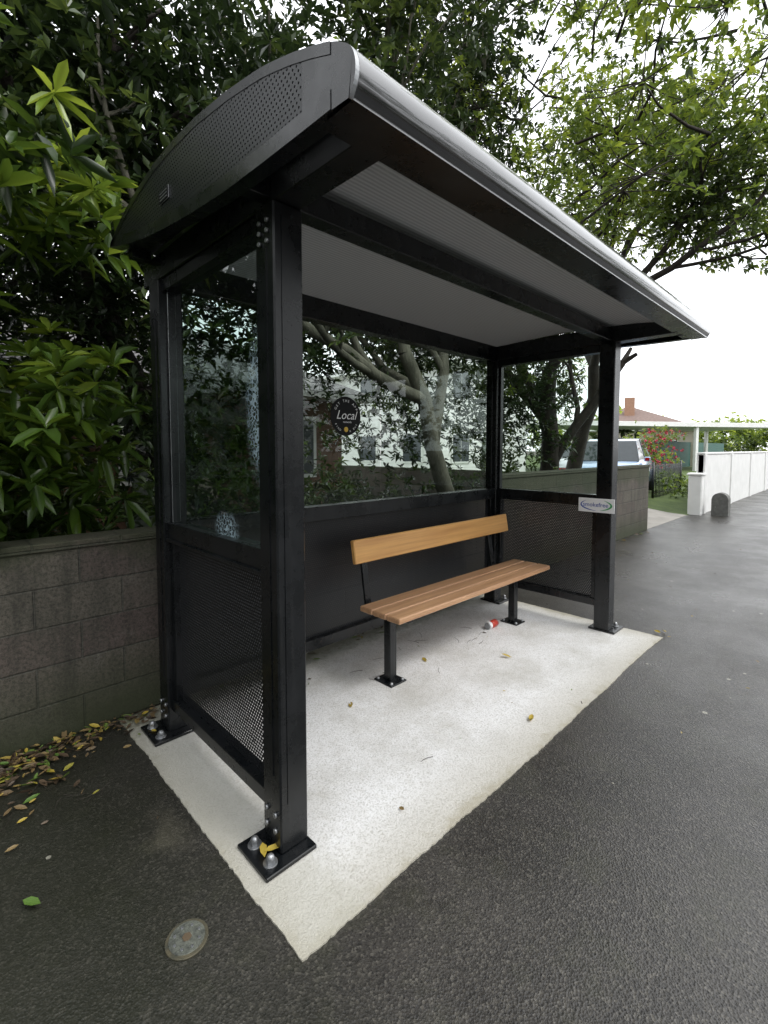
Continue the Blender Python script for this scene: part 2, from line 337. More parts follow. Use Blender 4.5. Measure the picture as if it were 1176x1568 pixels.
def bush(name,boxes,n,leafL,leafW,seed,mat,tone=.4,nl=7,hi=False,clumps=60,sig=.22,parent=None,keep=None,axis=(0,-.4,.6),ckeep=None,twigs=False):
    rng=np.random.default_rng(seed); vol=np.array([(b[1]-b[0])*(b[3]-b[2])*(b[5]-b[4]) for b in boxes]); pr=vol/vol.sum()
    bi=rng.choice(len(boxes),clumps,p=pr); B=np.array(boxes)[bi]
    cc=B[:,[0,2,4]]+(B[:,[1,3,5]]-B[:,[0,2,4]])*rng.uniform(0,1,(clumps,3))
    if ckeep: cc=cc[np.array([ckeep(c) for c in cc])]; clumps=len(cc)
    ct=rng.normal(0,.2,clumps)
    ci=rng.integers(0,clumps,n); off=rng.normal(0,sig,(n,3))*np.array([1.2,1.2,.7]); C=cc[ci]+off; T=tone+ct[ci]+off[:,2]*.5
    if keep:
        k=np.array([keep(c) for c in C]); C=C[k];T=T[k];ci=ci[k]
    if twigs:
        tb=[]
        for q in range(clumps):
            c=cc[q]; d=rng.normal(0,1,3); d[2]=-abs(d[2])*.3+.1; d=nrm(d+np.array([.6,.7,0])); L_=rng.uniform(.8,1.8)
            p=[c+d*L_*t+rng.normal(0,.05,3) for t in (1,.66,.33,0)]
            if all(keep(x) for x in p): tb.append((p,.022,.008))
            for c2 in C[ci==q][:12]:
                m=p[3]; tb.append(([m,(m+c2)/2+rng.normal(0,.03,3),c2],.008,.003))
        tubes('outer_twigs',tb,BRK,parent,5)
    A=np.array(axis)+rng.normal(0,.5,C.shape)
    P,D,Lx,W,T=whorls(C,A,T,nl,leafL,leafW,rng)
    V,TT,k=leaves(P,D,Lx,W,rng,hi)
    return trimesh(name,V,TT,mat,np.repeat(T,k),parent)
# ------------------------------------------------------------ ground
def plane(n,x0,x1,y0,y1,z,m):
    b=MB(); b.poly([(x0,y0,z),(x1,y0,z),(x1,y1,z),(x0,y1,z)],m); return b.obj(n)
GRS=simple('lawn_grass',(.09,.13,.03),(.05,.08,.02),.9,scale=3,bs=.6,bd=.03)
SOIL=simple('garden_soil',(.06,.05,.03),(.03,.028,.018),.95,scale=4,bs=.5,bd=.03)
DRV=simple('driveway_concrete',(.3,.28,.25),(.2,.19,.17),.8,scale=2)
plane('ground',-300,400,-300,300,-.16,SOIL)
plane('road',-80,200,-10,-1.75,-.13,RD)
b=MB(); b.box(-60,160,-1.6,2.9,-.15,0,ASP,0); b.obj('footpath')
b=MB(); b.box(-60,160,-1.75,-1.603,-.15,.003,simple('kerb_concrete',(.3,.29,.27),None,.8,scale=6),.012); b.obj('kerb')
b=MB(); b.box(-60,9.75,2.903,40,-.15,-.01,SOIL,0); b.obj('garden_bed')
yp=[(2.9,.003),(3.3,.03),(5.0,.27),(40,.5)]
def terr(n,x0,x1,m):
    b=MB()
    for (a,za),(c,zc) in zip(yp,yp[1:]): b.poly([(x0,a,za),(x1,a,za),(x1,c,zc),(x0,c,zc)],m,True)
    b.obj(n)
terr('driveway',9.76,12.55,DRV); terr('lawn',12.55,160,GRS)
def ragged(x0,x1,y0,y1,z,m,name,j=.004,seed=3):
    rng=np.random.default_rng(seed); pts=[]
    def run(a,c,n):
        w=np.cumsum(rng.normal(0,1,n)); w-=np.linspace(w[0],w[-1],n); w=w*j*.25
        dx,dy=c[0]-a[0],c[1]-a[1]; l=math.hypot(dx,dy)
        for i in range(n):
            t=i/n; o=w[i]+rng.normal(0,j*.35); pts.append((a[0]+dx*t-dy/l*o,a[1]+dy*t+dx/l*o))
    run((x0,y0),(x1,y0),240);run((x1,y0),(x1,y1),100);run((x1,y1),(x0,y1),60);run((x0,y1),(x0,y0),110)
    b=MB(); bm=b.bm; b.mi(m)
    T=[bm.verts.new((p[0],p[1],z)) for p in pts]; Bv=[bm.verts.new((p[0],p[1],-.02)) for p in pts]
    bm.faces.new(T)
    for k in range(len(T)):
        q=(k+1)%len(T); bm.faces.new((Bv[k],Bv[q],T[q],T[k]))
    return b.obj(name)
ragged(.755,4.2,1.11,2.86,.006,SLB,'concrete_slab')
b=MB()
b.box(-20,4.6,2.885,3.08,-.1,.985,BWL,.004); b.box(-20,4.6,2.872,3.095,.986,1.03,BWL,.006)
b.box(4.602,9.72,2.885,3.08,-.1,1.17,BWL,.004); b.box(4.602,9.73,2.872,3.095,1.171,1.215,BWL,.006)
b.box(9.55,9.74,3.09,12,-.1,1.0,BWL,.004)
b.obj('block_wall')
# ------------------------------------------------------------ shelter
SH=empty('bus_shelter',(2.5,2.05,0))
X0,X1,X2,X3=.90,1.02,3.98,4.10
F0,F1,B0,B1=1.45,1.57,2.52,2.64
TOPZ=2.345
def shp(fn,n): b=MB(); fn(b); return b.obj(n,SH)
def posts(b):
    for xa,xb in ((X0,X1),(X2,X3)):
        for ya,yb in ((F0,F1),(B0,B1)):
            b.box(xa,xb,ya,yb,.02,TOPZ,BLK,.006)
    b.box(X0-.003,X0+.001,F0+.045,F0+.05,.3,2.2,BLK,0); b.box(X0-.003,X0+.001,B0+.045,B0+.05,.3,2.2,BLK,0)
    b.box(X0+.03,X0+.034,F0-.003,F0+.001,.2,2.3,BLK,0)
shp(posts,'posts')
def plates(b):
    for xa,xb,s in ((X0-.09,X1+.004,-1),(X2-.004,X3+.09,1)):
        for ya,yb in ((F0-.05,F1+.04),(B0-.06,B1+.04)):
            b.box(xa,xb,ya,yb,.006,.022,BLK,.003)
            bx=xa+.045 if s<0 else xb-.045
            for by in (ya+.05,yb-.05):
                b.cyl((bx,by,.024),.026,.005,GALV); b.cyl((bx,by,.034),.017,.018,GALV,seg=6,smooth=False); b.dome((bx,by,.042),.015,GALV)
    for z in (.10,.16):
        for y in (F0+.03,F0+.09,B0+.03,B0+.09): b.cyl((X0-.004,y,z),.010,.01,GALV,'X',6)
    for z in (2.25,2.285,2.215):
        for y in (F0+.035,F0+.085): b.cyl((X0-.004,y,z),.008,.01,GALV,'X',10)
shp(plates,'base_plates_and_bolts')
def rails(b):
    g=.02
    for xa,xb,zb in ((X0+g,X1-g,.13),(X2+g,X3-g,.2)):
        b.box(xa,xb,F1,B0,1.03,1.125,BLK); b.box(xa,xb,F1,B0,zb,zb+.06,BLK)
        b.box(xa-.012,xb+.012,F1+.001,B0-.001,1.03,1.045,BLK,.002)
        b.box(xa+.01,xb-.01,F1,F1+.04,zb+.06,1.03,BLK); b.box(xa+.01,xb-.01,B0-.04,B0,zb+.06,1.03,BLK)
        b.box(xa+.02,xb-.02,F1,F1+.018,1.125,TOPZ-.06,BLK,.002); b.box(xa+.02,xb-.02,B0-.018,B0,1.125,TOPZ-.06,GALV if xa<2 else BLK,.002)
        b.box(xa,xb,F1,B0,TOPZ-.06,TOPZ,BLK)
    ya,yb=B0+g,B1-g
    b.box(X1,X2,ya-.015,yb,1.03,1.125,BLK); b.box(X1,X2,ya,yb,.17,.24,BLK); b.box(X1,X2,ya-.01,yb,2.33,2.47,BLK)
    for x in (X1,X2-.04): b.box(x,x+.04,ya+.01,yb-.01,.24,1.03,BLK)
    b.box(X1,X1+.018,ya+.02,yb-.02,1.125,2.33,BLK,.002); b.box(X2-.018,X2,ya+.02,yb-.02,1.125,2.33,BLK,.002)
shp(rails,'rails')
b=MB(); b.poly([(.96,F1+.04,.19),(.96,B0-.04,.19),(.96,B0-.04,1.03),(.96,F1+.04,1.03)],PY); b.poly([(4.04,F1+.04,.26),(4.04,B0-.04,.26),(4.04,B0-.04,1.03),(4.04,F1+.04,1.03)],PY); b.obj('side_perforated_panels',SH)
b=MB(); b.poly([(X1+.04,2.58,.24),(X2-.04,2.58,.24),(X2-.04,2.58,1.03),(X1+.04,2.58,1.03)],PX); b.obj('back_perforated_panel',SH)
def gpane(n,pts,m): b=MB(); b.poly(pts,m); b.obj(n,SH)
gpane('near_side_glass',[(.96,F1+.018,1.125),(.96,B0-.018,1.125),(.96,B0-.018,TOPZ-.06),(.96,F1+.018,TOPZ-.06)],GLC)
gpane('far_side_glass',[(4.04,F1+.018,1.125),(4.04,B0-.018,1.125),(4.04,B0-.018,TOPZ-.06),(4.04,F1+.018,TOPZ-.06)],GLS)
for i,(a,c) in enumerate(((X1+.018,2.497),(2.503,X2-.018))):
    gpane('back_glass_%d'%(i+1),[(a,2.58,1.125),(c,2.58,1.125),(c,2.58,2.33),(a,2.58,2.33)],GLS)
RX0,RX1=.77,4.27
top=[(.897,2.335),(.884,2.352),(.88,2.38),(.884,2.41),(.896,2.44),(.92,2.466),(.96,2.492),(1.05,2.53),(1.15,2.567),(1.29,2.61),(1.5,2.652),(1.74,2.685),(1.95,2.697),(2.15,2.695),(2.35,2.672),(2.55,2.635),(2.70,2.59),(2.79,2.555)]
bot=[(2.79,2.535),(2.7,2.515),(2.5,2.47),(2.25,2.425),(2.07,2.40),(1.8,2.37),(1.55,2.35),(1.3,2.342),(1.1,2.338),(.93,2.336)]
b=MB()
fp=[(.900,2.331)]+[(.955-.077*math.cos(a),2.392+.082*math.sin(a)) for a in np.linspace(R(-48),R(58),16)]
tail=np.linspace(1.0,2.79,40); tt=top[6:]
tp=[(float(y),float(np.interp(y,[p[0] for p in tt],[p[1] for p in tt]))) for y in tail]
fp_full=[p for p in fp if p[0]<.935]+[(.945,2.483),(.97,2.496)]+tp
b.extrude(fp_full,RX0+.012,RX1-.012,RFS,True,False)
b.extrude([(.9,2.331),(1.0,2.331),(1.0,2.336)],RX0+.012,RX1-.012,BLK,False,False)
b.obj('curved_roof_sheet',SH)
def gable(x,dx,n):
    b=MB(); NS=46
    ys=np.linspace(.97,2.79,NS); tz=np.interp(ys,[p[0] for p in fp_full[8:]],[p[1] for p in fp_full[8:]]); bz=np.interp(ys,[p[0] for p in bot[::-1]],[p[1] for p in bot[::-1]])
    for k in range(NS-1):
        b.poly([(x,ys[k],bz[k]),(x,ys[k+1],bz[k+1]),(x,ys[k+1],tz[k+1]),(x,ys[k],tz[k])],BLK if ys[k]<1.06 or k>NS-5 else PG)
    nose=[p for p in fp_full if p[0]<.9701]
    b.poly([(x,p[0],p[1]) for p in nose]+[(x,.97,2.335)],BLK)
    xo=x-dx*.002
    def strip(za,zc):
        for k in range(0,NS-1): b.poly([(xo,ys[k],za[k]),(xo,ys[k+1],za[k+1]),(xo,ys[k+1],zc[k+1]),(xo,ys[k],zc[k])],BLK)
    strip(bz,np.minimum(bz+.05,tz)); strip(np.maximum(tz-.03,bz+.001),tz+.0005)
    for k in range(NS-1): b.poly([(xo,ys[k],bz[k]),(xo,ys[k+1],bz[k+1]),(x+dx*.05,ys[k+1],bz[k+1]),(x+dx*.05,ys[k],bz[k])],BLK)
    for k in range(NS-1): b.poly([(x,ys[k],tz[k]),(x,ys[k+1],tz[k+1]),(x+dx*.014,ys[k+1],tz[k+1]),(x+dx*.014,ys[k],tz[k])],BLK)
    for p,q in zip(nose,nose[1:]): b.poly([(x,p[0],p[1]),(x,q[0],q[1]),(x+dx*.014,q[0],q[1]),(x+dx*.014,p[0],p[1])],GALV)
    b.obj(n,SH)
gable(RX0,1,'near_gable_fascia'); gable(RX1,-1,'far_gable_fascia')
def frame(b):
    for xa,xb in ((X0+.01,X1-.005),(X2+.005,X3-.01)):
        b.box(xa,xb,1.0,2.74,TOPZ+.001,2.47,BLK)
    b.box(X1-.003,X2+.003,1.0,1.06,2.35,2.44,BLK)
    b.box(X1,X2,F0+.02,F1-.02,2.352,2.44,BLK)
    for xa,xb in ((RX0+.05,X0+.01),(X3-.01,RX1-.05)):
        b.box(xa,xb,1.0,2.7,2.49,2.50,BLK,0)
        b.box(xa,xb,1.0,1.05,2.34,2.45,BLK)
        b.box(xa,xb,2.62,2.68,2.46,2.52,BLK)
        b.box(xa,xb,1.48,1.54,2.36,2.46,BLK)
shp(frame,'roof_frame')
ce=[(1.05,2.432),(1.3,2.462),(1.6,2.482),(1.9,2.488),(2.2,2.484),(2.545,2.468)]
b=MB(); b.extrude(ce,X1-.02,X2+.02,CEI,True,False); b.obj('ribbed_ceiling',SH)
b=MB(); b.box(.7655,.768,2.0,2.10,2.5,2.55,GALV,0)
b.box(.7635,.7657,2.003,2.097,2.503,2.547,TBLK,0)
for k in range(3): b.box(.7625,.7640,2.012,2.085,2.510+.013*k,2.5135+.013*k,GALV,0)
b.obj('maker_label',SH)
# ------------------------------------------------------------ text helper
def text(s,size,M,mat,n,parent,shear=0):
    cu=bpy.data.curves.new(n,'FONT'); cu.body=s; cu.size=size; cu.align_x='CENTER'; cu.align_y='CENTER'; cu.shear=shear; cu.materials.append(mat); cu.resolution_u=3
    o=bpy.data.objects.new(n,cu); o.matrix_world=M
    sc.collection.objects.link(o); o.parent=parent; o.matrix_parent_inverse=Matrix.Translation(-parent.location); return o
ST=empty('round_window_sticker',(2.16,2.575,1.73))
b=MB(); b.cyl((2.16,2.576,1.73),.135,.003,TBLK,'Y',48); b.obj('disc',ST)
b=MB(); b.cyl((2.16,2.5735,1.638),.018,.002,SYEL,'Y',16); b.obj('yellow_dot',ST)
def MY(x,z,rot=0): return Matrix.Translation((x,2.5725,z))@Matrix.Rotation(R(90),4,'X')@Matrix.Rotation(rot,4,'Z')
text('Local',.085,MY(2.16,1.735),WHS,'word_local',ST,.35)
text('network',.022,MY(2.17,1.69),WHS,'word_network',ST)
s='GET THE APP'
for i,ch in enumerate(s):
    a=R(62-124*i/(len(s)-1)); 
    if ch!=' ': text(ch,.026,MY(2.16-math.sin(a)*.105,1.73+math.cos(a)*.105,a),WHS,'letter_%d'%i,ST)
s='FIND YOUR BUS'
for i,ch in enumerate(s):
    a=R(-58+116*i/(len(s)-1))
    if ch!=' ' and abs(a)>.2: text(ch,.02,MY(2.16+math.sin(a)*.11,1.73-math.cos(a)*.11,a),WHS,'lower_letter_%d'%i,ST)
SG=empty('smokefree_sign',(3.97,1.57,1.04))
b=MB(); b.box(3.966,3.972,1.42,1.71,.985,1.10,WHS,.002); b.obj('plate',SG)
MXs=lambda y,z: Matrix(((0,0,-1,3.9640),(-1,0,0,y),(0,1,0,z),(0,0,0,1)))
text('smokefree',.048,MXs(1.57,1.047),SBLUE,'word',SG)
def arc(b,cy,cz,ry,rz,a0,a1,w0,m,x=3.9648):
    n=14
    for i in range(n):
        A=[a0+(a1-a0)*k/n for k in (i,i+1)]; W=[w0*math.sin(math.pi*(k/n)) +.001 for k in (i,i+1)]
        b.poly([(x,cy-ry*math.cos(A[0]),cz+rz*math.sin(A[0])),(x,cy-ry*math.cos(A[1]),cz+rz*math.sin(A[1])),(x,cy-(ry-W[1])*math.cos(A[1]),cz+(rz-W[1])*math.sin(A[1])),(x,cy-(ry-W[0])*math.cos(A[0]),cz+(rz-W[0])*math.sin(A[0]))],m)
b=MB(); arc(b,1.565,1.045,.128,.046,R(-75),R(60),.014,SGRN); arc(b,1.565,1.045,.128,.046,R(130),R(270),.011,SBLUE); b.obj('swoosh',SG)
# ------------------------------------------------------------ bench
BN=empty('park_bench',(2.97,2.14,0))
b=MB()
for y in (1.925,2.045,2.165): b.box(2.02,3.92,y,y+.114,.456,.492,WD2,.006)
b.obj('seat',BN)
TM=Matrix.Translation((0,2.37,.82))@Matrix.Rotation(R(-10),4,'X')@Matrix.Translation((0,-2.37,-.82))
b=MB(); b.box(2.04,3.92,2.35,2.385,.742,.90,WD1,.006,TM); b.obj('backrest',BN)
for i,x in enumerate((2.15,3.66)):
    b=MB(); b.box(x-.03,x+.03,2.10,2.16,.01,.44,BLK,.004); b.box(x-.07,x+.07,2.05,2.21,.006,.016,BLK,.002)
    for dx in(-.05,.05):
        for yy in (2.07,2.19): b.dome((x+dx,yy,.018),.012,GALV)
    b.box(x-.025,x+.025,1.95,2.34,.43,.454,BLK,.003)
    M=Matrix.Translation((x,2.33,.45))@Matrix.Rotation(R(-9),4,'X')
    b.box(-.025,.025,0,.02,-.02,.42,BLK,.002,M); b.obj('leg_%d'%(i+1),BN)
# ------------------------------------------------------------ small things
CN=MB(); 
CN.cyl((3.42,2.18,.036),.031,.09,RED,'X',20); CN.cyl((3.365,2.18,.036),.0315,.03,WHS,'X',20); CN.cyl((3.475,2.18,.036),.031,.02,GALV,'X',20,r2=.024); CN.cyl((3.345,2.18,.036),.026,.012,GALV,'X',20); CN.obj('drink_can')
b=MB(); IRN=simple('weathered_iron',(.17,.18,.15),(.05,.055,.05),.5,.3,60,.5,.004)
b.cyl((.54,1.41,.003),.062,.008,simple('worn_brass_ring',(.16,.14,.09),(.07,.075,.06),.5,.5,30),seg=40); b.cyl((.54,1.41,.006),.052,.008,IRN,seg=40); b.cyl((.54,1.41,.0085),.014,.008,simple('rust',(.10,.07,.04),None,.8),seg=6)
for k in range(8):
    a=k*math.pi/4; b.cyl((.54+.038*math.cos(a),1.41+.038*math.sin(a),.0105),.0045,.003,GALV,seg=8)
b.obj('valve_cover')
rng=np.random.default_rng(11)
n=620; P=np.zeros((n,3)); P[:,0]=.15-abs(rng.normal(0,.5,n))+.45*rng.random(n); P[:,1]=2.85-abs(rng.normal(0,.17,n))*(1+1.1*(rng.random(n)>.75)); 
m2=190; Q=np.zeros((m2,3)); Q[:,0]=rng.uniform(.2,.95,m2); Q[:,1]=2.86-abs(rng.normal(0,.08,m2))
m3=75; S=np.zeros((m3,3)); S[:,0]=rng.uniform(-.5,9,m3); S[:,1]=rng.uniform(-.5,2.7,m3)
m4=110; Wd=np.zeros((m4,3)); Wd[:,0]=rng.uniform(1.1,9.5,m4); Wd[:,1]=2.84-abs(rng.normal(0,.05,m4))
fx=np.array([(3.0,1.75,0),(2.55,2.2,0),(1.55,2.3,0),(1.75,2.05,0),(.87,1.53,.03),(.85,1.485,.035),(2.35,1.25,0),(4.35,1.15,0),(4.3,1.2,0),(.2,1.9,0)])
G=np.concatenate([P,Q,S,Wd,fx]); k=len(G); G[:,2]+=.010+rng.random(k)*.014
ang=rng.uniform(0,2*math.pi,k); D=np.stack([np.cos(ang),np.sin(ang),rng.normal(.06,.14,k)],1)
Lg=rng.uniform(.02,.075,k); Lg[-10:]=.075; Tn=np.clip(rng.random(k),0,1); Tn[:n+m2]=rng.beta(1.2,1.3,n+m2); Tn[-10:]=.74; Tn[-1]=1
Lg[n+m2:n+m2+m3]*=.55
V,TT,kk=leaves(G,D,Lg,Lg*.4,rng,True,.0,.1); trimesh('fallen_leaves',V,TT,LIT,np.repeat(Tn,kk))
tb=[]
for i in range(72):
    if i<16: c=np.array([rng.uniform(2.0,3.4),rng.uniform(2.0,2.45),.012])
    elif i<70: c=np.array([rng.uniform(-.5,.6),rng.uniform(2.25,2.8),.014])
    else: c=np.array([rng.uniform(1.1,3),rng.uniform(1.3,2.3),.01])
    a=rng.uniform(0,6.28); l=rng.uniform(.04,.12); p=[c+np.array([math.cos(a+j*.15),math.sin(a+j*.15),.02 if j==1 else 0])*l*j/3 for j in range(4)]
    tb.append((p,.0014,.0007))
e=empty('fallen_twigs',(2,2,0)); tubes('twigs',tb,BRK,e,4)
# ------------------------------------------------------------ trees
def keepA(p):
    if p[1]<3.15 and p[2]<3.3: return False
    if math.hypot(p[0],p[1])<2.7: return False
    if p[1]<2.0 and p[0]<4: return False
    if p[0]>6 and p[2]<4.1+.12*(p[0]-8) and p[1]<.40*p[0]: return False
    return True
def keepB(p):
    if p[0]>4 and p[1]<.42*p[0] and p[2]<1.55+.36*(.701*p[0]+.713*p[1]): return False
    if p[1]<3.1 and p[2]<3.6: return False
    if math.hypot(p[0],p[1])<3.5: return False
    if p[1]<2.3 and p[0]<4.5: return False
    if p[1]<.5: return False
    return True
tree('broadleaf_tree',(.2,4.7,0),2.4,.16,1,.14,.33,4,(3,4),.8,(.0,-.1,1),6,.3,7,LF1,keepA,(.22,.2))
tree('broadleaf_tree',(2.4,5.2,0),2.7,.18,2,.13,.34,4,(3,4),.8,(-.1,-.15,1),8,.32,7,LF3,keepA,(.35,.25))
tree('broadleaf_tree',(5.3,3.75,0),2.9,.13,5,.11,.36,4,(3,4),.8,(-.5,.1,1),9,.34,7,LF3,keepA,(.5,.28),bark=BRK2)
tree('street_side_tree',(8.6,4.5,0),3.0,.2,7,.10,.42,4,(3,4),.8,(-.05,-.25,1),7,.26,7,LF2,keepB,(.35,.3),.06,rr=.5)
T5=tree('street_side_tree',(11.5,5.4,0),3.6,.2,9,.10,.42,4,(3,4),.75,(-.1,-.4,1),7,.28,7,LF2,keepB,(.6,.3),.05,rr=.5)
bush('outer_foliage',[(4.5,12,.8,5.5,4.0,9)],3300,.11,.42,51,LF2,.65,7,False,150,.26,T5,keepB,(0,0,.4),keepB,True)
bush('broadleaf_hedge',[(-1.6,.75,2.95,3.9,1.05,3.6),(-1.4,.3,2.6,3.2,1.9,3.4)],900,.18,.29,21,LF1,.6,8,True,60,.19,keep=lambda p:p[1]>2.35 and p[0]<.95+.25*(p[1]-3) and not(p[1]<2.9 and p[2]<1.5 ))
bush('garden_shrubs',[(-2,9.3,3.7,5.8,.6,3.9)],7000,.12,.36,22,LF3,.55,7,False,170,.34,keep=lambda p:p[1]>3.25 and p[1]>.44*p[0] and not (3.2<p[0]<6.2 and p[1]<4.2 and p[2]>.9))
bush('garden_shrubs',[(-2,3.0,3.6,4.5,.4,1.5)],1200,.10,.36,23,LF1,.35,7,False,60,.25,keep=lambda p:p[1]>3.2)
bush('garden_shrubs',[(-14,-1.5,3.4,6,.8,4.5)],3600,.2,.4,24,LF3,.5,7,False,110,.45,keep=lambda p:p[1]>3.2)
# ------------------------------------------------------------ houses
def house(name,cx,cy,w,d,h,wall,roof,rot=0,rh=1.8,chim=False):
    e=empty(name,(cx,cy,0)); M=Matrix.Translation((cx,cy,0))@Matrix.Rotation(R(rot),4,'Z')
    b=MB(); b.box(-w/2,w/2,-d/2,d/2,-.1,h,wall,0,M)
    for k in range(int(h/.18)): b.box(-w/2-.012,w/2+.012,-d/2-.012,d/2+.012,k*.18+.01,k*.18+.03,wall,0,M)
    b.obj('walls',e)
    b=MB(); o=.5; r=min(w,d)/2
    P=[(-w/2-o,-d/2-o,h),(w/2+o,-d/2-o,h),(w/2+o,d/2+o,h),(-w/2-o,d/2+o,h)]
    if w>=d: Q=[(-w/2+r,0,h+rh),(w/2-r+.01,0,h+rh)]; F=[(0,1,5,4),(1,2,5),(2,3,4,5),(3,0,4)]
    else: Q=[(0,-d/2+r,h+rh),(0,d/2-r+.01,h+rh)]; F=[(0,1,4),(1,2,5,4),(2,3,5),(3,0,4,5)]
    A=[M@Vector(p) for p in P+Q]
    for f in F: b.poly([A[i] for i in f],roof)
    b.poly([A[i]-Vector((0,0,.002)) for i in (0,1,2,3)],WHT); b.box(-w/2-o-.03,w/2+o+.03,-d/2-o-.03,d/2+o+.03,h-.14,h-.02,WHT,0,M); b.obj('roof',e)
    b=MB(); gm=simple('window_glass',(.05,.06,.07),None,.08)
    st=int(h//2.6) or 1
    for s in range(st):
        for side in (-1,1):
            for k in range(int(w//2.6)):
                x=-w/2+1.4+k*2.6; z=.9+s*2.7
                b.box(x-.65,x+.65,side*d/2-.05,side*d/2+.05,z,z+1.3,WHT,0,M); b.box(x-.57,x-.02,side*d/2-.06,side*d/2+.06,z+.08,z+1.22,gm,0,M); b.box(x+.02,x+.57,side*d/2-.06,side*d/2+.06,z+.08,z+1.22,gm,0,M)
            for k in range(int(d//2.8)):
                y=-d/2+1.5+k*2.8; z=.9+s*2.7
                b.box(side*w/2-.05,side*w/2+.05,y-.6,y+.6,z,z+1.3,WHT,0,M); b.box(side*w/2-.06,side*w/2+.06,y-.52,y+.52,z+.08,z+1.22,gm,0,M)
    b.obj('windows',e)
    b=MB(); b.box(-.45,.45,-d/2-.07,-d/2+.05,0,2.05,simple('door_paint',(.1,.12,.1),None,.5),0,M); b.obj('door',e)
    if chim: b=MB(); b.box(-w*.32,-w*.32+.7,-.35,.35,h,h+rh+.5,simple('chimney_brick',(.35,.2,.13),None,.8),0,M); b.obj('chimney',e)
CRM=simple('cream_weatherboard',(.5,.46,.38),(.44,.4,.33),.7,scale=2); BRN=simple('brown_brick',(.2,.11,.07),(.12,.07,.05),.85,scale=14)
TIL=simple('terracotta_roof',(.2,.14,.12),(.14,.1,.085),.8,scale=6); GRF=simple('grey_roof',(.16,.15,.15),None,.7)
house('brick_house',3.0,11.5,8,6,2.7,BRN,GRF)
house('weatherboard_house',19,16,7,7,5.2,WHT,GRF)
house('weatherboard_house',43,14.5,11,8,3.0,CRM,TIL,20,2.0,True)
house('weatherboard_house',-8,-24,11,8,3.0,CRM,TIL,0,2); house('weatherboard_house',14,-24,10,8,3.0,WHT,GRF,0,2)
# ------------------------------------------------------------ right background
b=MB(); b.box(13.05,60,2.72,2.84,-.05,1.38,WHT,.01); b.box(13.03,60,2.70,2.86,1.381,1.43,WHT,.01)
for k in range(16): b.box(13.05+k*3,13.27+k*3,2.69,2.87,-.05,1.379,WHT,.01)
b.obj('white_boundary_wall')
b=MB(); b.box(12.72,12.98,2.68,2.95,-.05,.9,WHT,.02); b.box(12.69,13.01,2.65,2.98,.901,.96,WHT,.02); b.obj('gate_pillar')
b=MB(); pr=[(2.2,0),(2.52,0),(2.52,.36)]+[(2.36+.16*math.cos(a),.36+.16*math.sin(a)) for a in np.linspace(.25,math.pi-.25,9)]+[(2.2,.36)]
GRY=simple('utility_grey',(.17,.17,.16),(.1,.1,.09),.8,scale=15); b.extrude(pr,12.9,13.15,GRY); b.box(12.893,12.9,2.25,2.47,.06,.34,GRY,.002); b.cyl((12.89,2.44,.2),.012,.01,GALV,'X',8); b.obj('utility_cabinet')
GF=simple('green_fence_paint',(.03,.11,.09),(.025,.085,.07),.6)
b=MB()
for k in range(130): b.box(24+k*.2,24.17+k*.2,9,9.03,.2,2.0,GF,0)
b.box(24,50,9.03,9.08,.6,.7,GF,0);b.box(24,50,9.03,9.08,1.6,1.7,GF,0); b.obj('green_paling_fence')
e=empty('carport',(30,10,0)); b=MB(); Mc=Matrix.Translation((30,10.5,0))@Matrix.Rotation(R(-32),4,'Z')
b.box(-9,9,-2.5,2.5,2.75,3.0,WHT,.01,Mc); b.obj('roof',e)
b=MB()
for x in (-8.5,-3,3,8.5): b.box(x-.09,x+.09,-2.4,-2.22,0,2.75,WHT,.01,Mc); b.box(x-.09,x+.09,2.2,2.38,0,2.75,WHT,.01,Mc)
b.obj('posts',e)
b=MB()
for k in range(20):
    x=14.6+k*.13; b.cyl((x,4.2,.6),.012,.95,BLK,seg=8)
b.box(14.5,17.2,4.19,4.21,.28,.31,BLK,0);b.box(14.5,17.2,4.19,4.21,1.02,1.05,BLK,0)
for xx in (14.5,17.2):
    b.cyl((xx,4.2,.6),.03,1.1,BLK,seg=8)
b.obj('metal_railing')
bush('rose_bush',[(17,19.5,5.0,6.0,.5,2.1)],600,.1,.55,31,LF2,.5,7,False,34,.22)
rng=np.random.default_rng(4); n=120; C=np.stack([rng.uniform(16.8,19.5,n),rng.uniform(4.65,5.4,n),rng.uniform(.9,2.2,n)],1)
P,D,Lx,W,T=whorls(C,rng.normal(0,1,(n,3)),np.full(n,.5),7,.06,.9,rng); V,TT,k=leaves(P,D,Lx,W,rng); 
trimesh('rose_blooms',V,TT,simple('rose_petals',(.6,.06,.12),(.4,.02,.05),.6),np.repeat(T,k),bpy.data.objects['rose_bush'])
bush('distant_trees',[(48,70,14,26,1,4.5),(60,100,6,40,1,4.5),(32,39,11.5,14,1,3.9)],6200,.45,.6,33,LF2,.65,6,False,130,.8)
bush('distant_trees',[(-40,-6,-14,12,.5,7),(-8,38,-15,-11,.3,11)],10500,.42,.5,34,LF3,.5,7,False,260,.85)
bush('garden_plants',[(14,24,3.4,4.0,.2,.6),(20,26,7.5,8.5,.4,1.4)],700,.12,.5,35,LF2,.5,7,False,50,.2)
